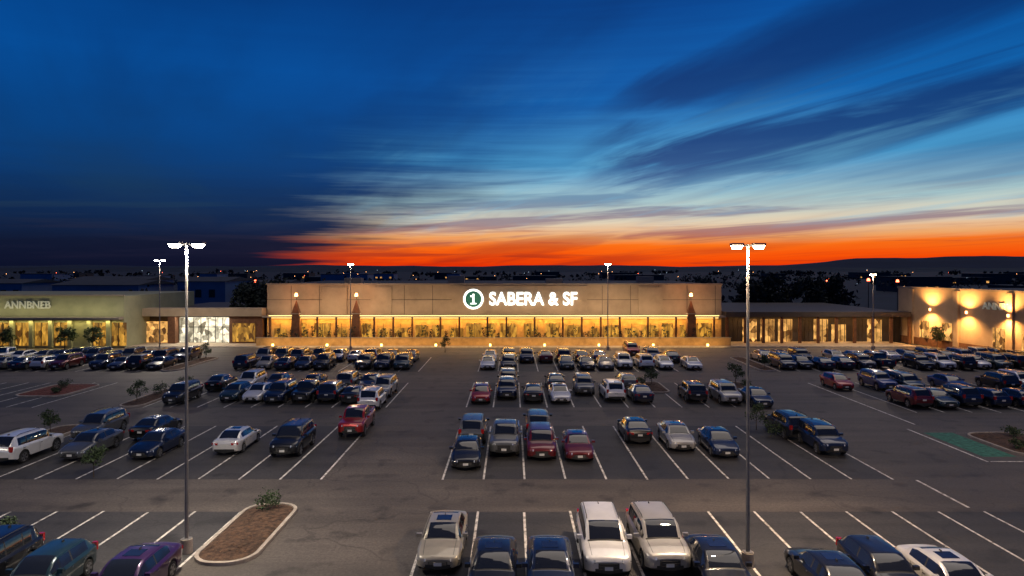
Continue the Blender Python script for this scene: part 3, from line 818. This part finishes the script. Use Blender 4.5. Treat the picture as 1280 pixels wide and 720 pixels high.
def noise(su, sv, off, det=5, rough=.55, dist=0.0):
    c = N.new('ShaderNodeCombineXYZ'); val(ma('MULTIPLY', u, su), c.inputs[0]); val(ma('MULTIPLY', v, sv), c.inputs[1]); c.inputs[2].default_value = off
    n = N.new('ShaderNodeTexNoise'); n.inputs['Scale'].default_value = 1; n.inputs['Detail'].default_value = det; n.inputs['Roughness'].default_value = rough; n.inputs['Distortion'].default_value = dist
    L.new(c.outputs[0], n.inputs['Vector']); return n.outputs['Fac']
n1 = noise(.8, .22, 3.1, dist=.5); n2 = noise(2.0, .5, 8.7, 5, .58, .5)
def hnoise(ss, ts, off, tilt=.03):
    c = N.new('ShaderNodeCombineXYZ'); val(ma('MULTIPLY', s, ss), c.inputs[0]); val(ma('MULTIPLY', ma('SUBTRACT', t, ma('MULTIPLY', s, tilt)), ts), c.inputs[1]); c.inputs[2].default_value = off
    n = N.new('ShaderNodeTexNoise'); n.inputs['Scale'].default_value = 1; n.inputs['Detail'].default_value = 5; n.inputs['Roughness'].default_value = .6; n.inputs['Distortion'].default_value = .25
    L.new(c.outputs[0], n.inputs['Vector']); return n.outputs['Fac']
h1 = hnoise(2.0, 34, 1.7, .05); h2 = hnoise(3, 80, 5.2, .0)
tn = ma('ADD', t, ma('MULTIPLY', ma('SUBTRACT', h1, .5), .04))
tr = ma('MULTIPLY', tn, 2.0)
hot = ramp(tr, [(0,(226,48,6)),(.03,(244,78,8)),(.065,(246,112,26)),(.09,(238,165,100)),(.13,(222,208,182)),(.19,(168,202,206)),(.30,(70,154,204)),(.48,(8,106,184)),(.75,(0,80,160)),(1,(0,54,122))])
cold = ramp(tr, [(0,(6,16,40)),(.06,(4,20,48)),(.16,(4,40,82)),(.32,(0,64,128)),(.55,(0,76,152)),(.8,(0,56,124)),(1,(0,38,90))])
sd = ma('ADD', s, ma('MULTIPLY', ma('SUBTRACT', h2, .5), .34))
sd = ma('ADD', sd, ma('MULTIPLY', ma('SUBTRACT', n1, .5), ma('MULTIPLY', smooth(t, .02, .15), .3)))
W = ma('MULTIPLY', smooth(sd, ma('ADD', -.33, ma('MULTIPLY', t, .4)), ma('ADD', -.23, ma('MULTIPLY', t, 2.5))), smooth(f, -.1, .45))
base = mix(W, cold, hot)
ccol = ramp(tr, [(0,(130,24,20)),(.05,(160,44,34)),(.09,(168,78,66)),(.14,(140,112,128)),(.22,(50,94,146)),(.35,(10,60,122)),(.6,(2,42,102)),(1,(0,32,82))])
ccold = ramp(tr, [(0,(14,16,38)),(.1,(26,34,62)),(.2,(20,56,88)),(.35,(4,54,106)),(.6,(0,50,112)),(1,(0,34,80))])
ccol = mix(W, ccold, ccol)
k1 = ma('MULTIPLY', smooth(n1, .45, .70), .5)
k2 = ma('MULTIPLY', smooth(h1, .50, .64), smooth(t, .04, .2, .85, .0))
k3 = ma('MULTIPLY', smooth(h2, .52, .66), smooth(t, .03, .12, .7, .0))
def band(t0, slope, s0, wid0, widk, amt):
    c = ma('SUBTRACT', t, ma('ADD', t0, ma('MULTIPLY', ma('SUBTRACT', s, s0), slope)))
    c = ma('ADD', c, ma('MULTIPLY', ma('SUBTRACT', n2, .5), .13))
    c = ma('ADD', c, ma('MULTIPLY', ma('SUBTRACT', n1, .5), .10))
    wd = ma('ADD', wid0, ma('MULTIPLY', ma('SUBTRACT', s, s0), widk))
    d = ma('DIVIDE', ma('ABSOLUTE', c), ma('MAXIMUM', wd, .004))
    return ma('MULTIPLY', ma('MULTIPLY', smooth(d, .2, 1.3, 1, 0), smooth(s, s0-.03, s0+.10)), amt)
b1 = band(.13, .17, .09, .035, .02, .92)
b2 = band(.205, .30, .12, .030, .09, .82)
k = ma('MAXIMUM', ma('MAXIMUM', k1, ma('MAXIMUM', k2, k3)), ma('MAXIMUM', b1, b2))
k = ma('MULTIPLY', k, smooth(f, -.3, .3, .5, 1))
sky = mix(k, base, ccol)
wc = N.new('ShaderNodeRGB'); wc.outputs[0].default_value = (*lin((110, 190, 225)), 1)
wk = ma('MULTIPLY', ma('MULTIPLY', smooth(n2, .5, .75), .4), ma('MULTIPLY', W, smooth(t, .34, .1)))
wk = ma('MULTIPLY', wk, smooth(t, .03, .08))
sky = mix(wk, sky, wc.outputs[0])
ns = N.new('ShaderNodeTexSky'); ns.sky_type = 'NISHITA'; ns.sun_disc = False; ns.sun_elevation = math.radians(1); ns.sun_rotation = math.radians(12)
sc = N.new('ShaderNodeVectorMath'); sc.operation = 'SCALE'; L.new(ns.outputs[0], sc.inputs[0]); sc.inputs['Scale'].default_value = .002
ad = N.new('ShaderNodeVectorMath'); ad.operation = 'ADD'; L.new(sky, ad.inputs[0]); L.new(sc.outputs[0], ad.inputs[1])
L.new(ad.outputs[0], bg.inputs['Color']); bg.inputs['Strength'].default_value = 1.0

sl = bpy.data.lights.new('afterglow_fill', 'SUN'); sl.energy = .72; sl.angle = math.radians(50); sl.color = (1, .86, .74)  # wide overhead fill added to brighten the lot at dusk, no real sun there
so = bpy.data.objects.new('afterglow_fill', sl); scene.collection.objects.link(so)
so.rotation_euler = Vector((-.25, -.35, -1)).to_track_quat('-Z', 'Y').to_euler()

# ---------------------------------------------------------------- camera
cam = bpy.data.cameras.new('camera'); co = bpy.data.objects.new('camera', cam); scene.collection.objects.link(co)
co.location = (0, 0, 12.5); co.rotation_euler = (math.pi/2, 0, 0)
cam.lens = 24; cam.sensor_width = 36; cam.shift_y = -25/1280; cam.clip_end = 20000; cam.clip_start = .1
scene.camera = co
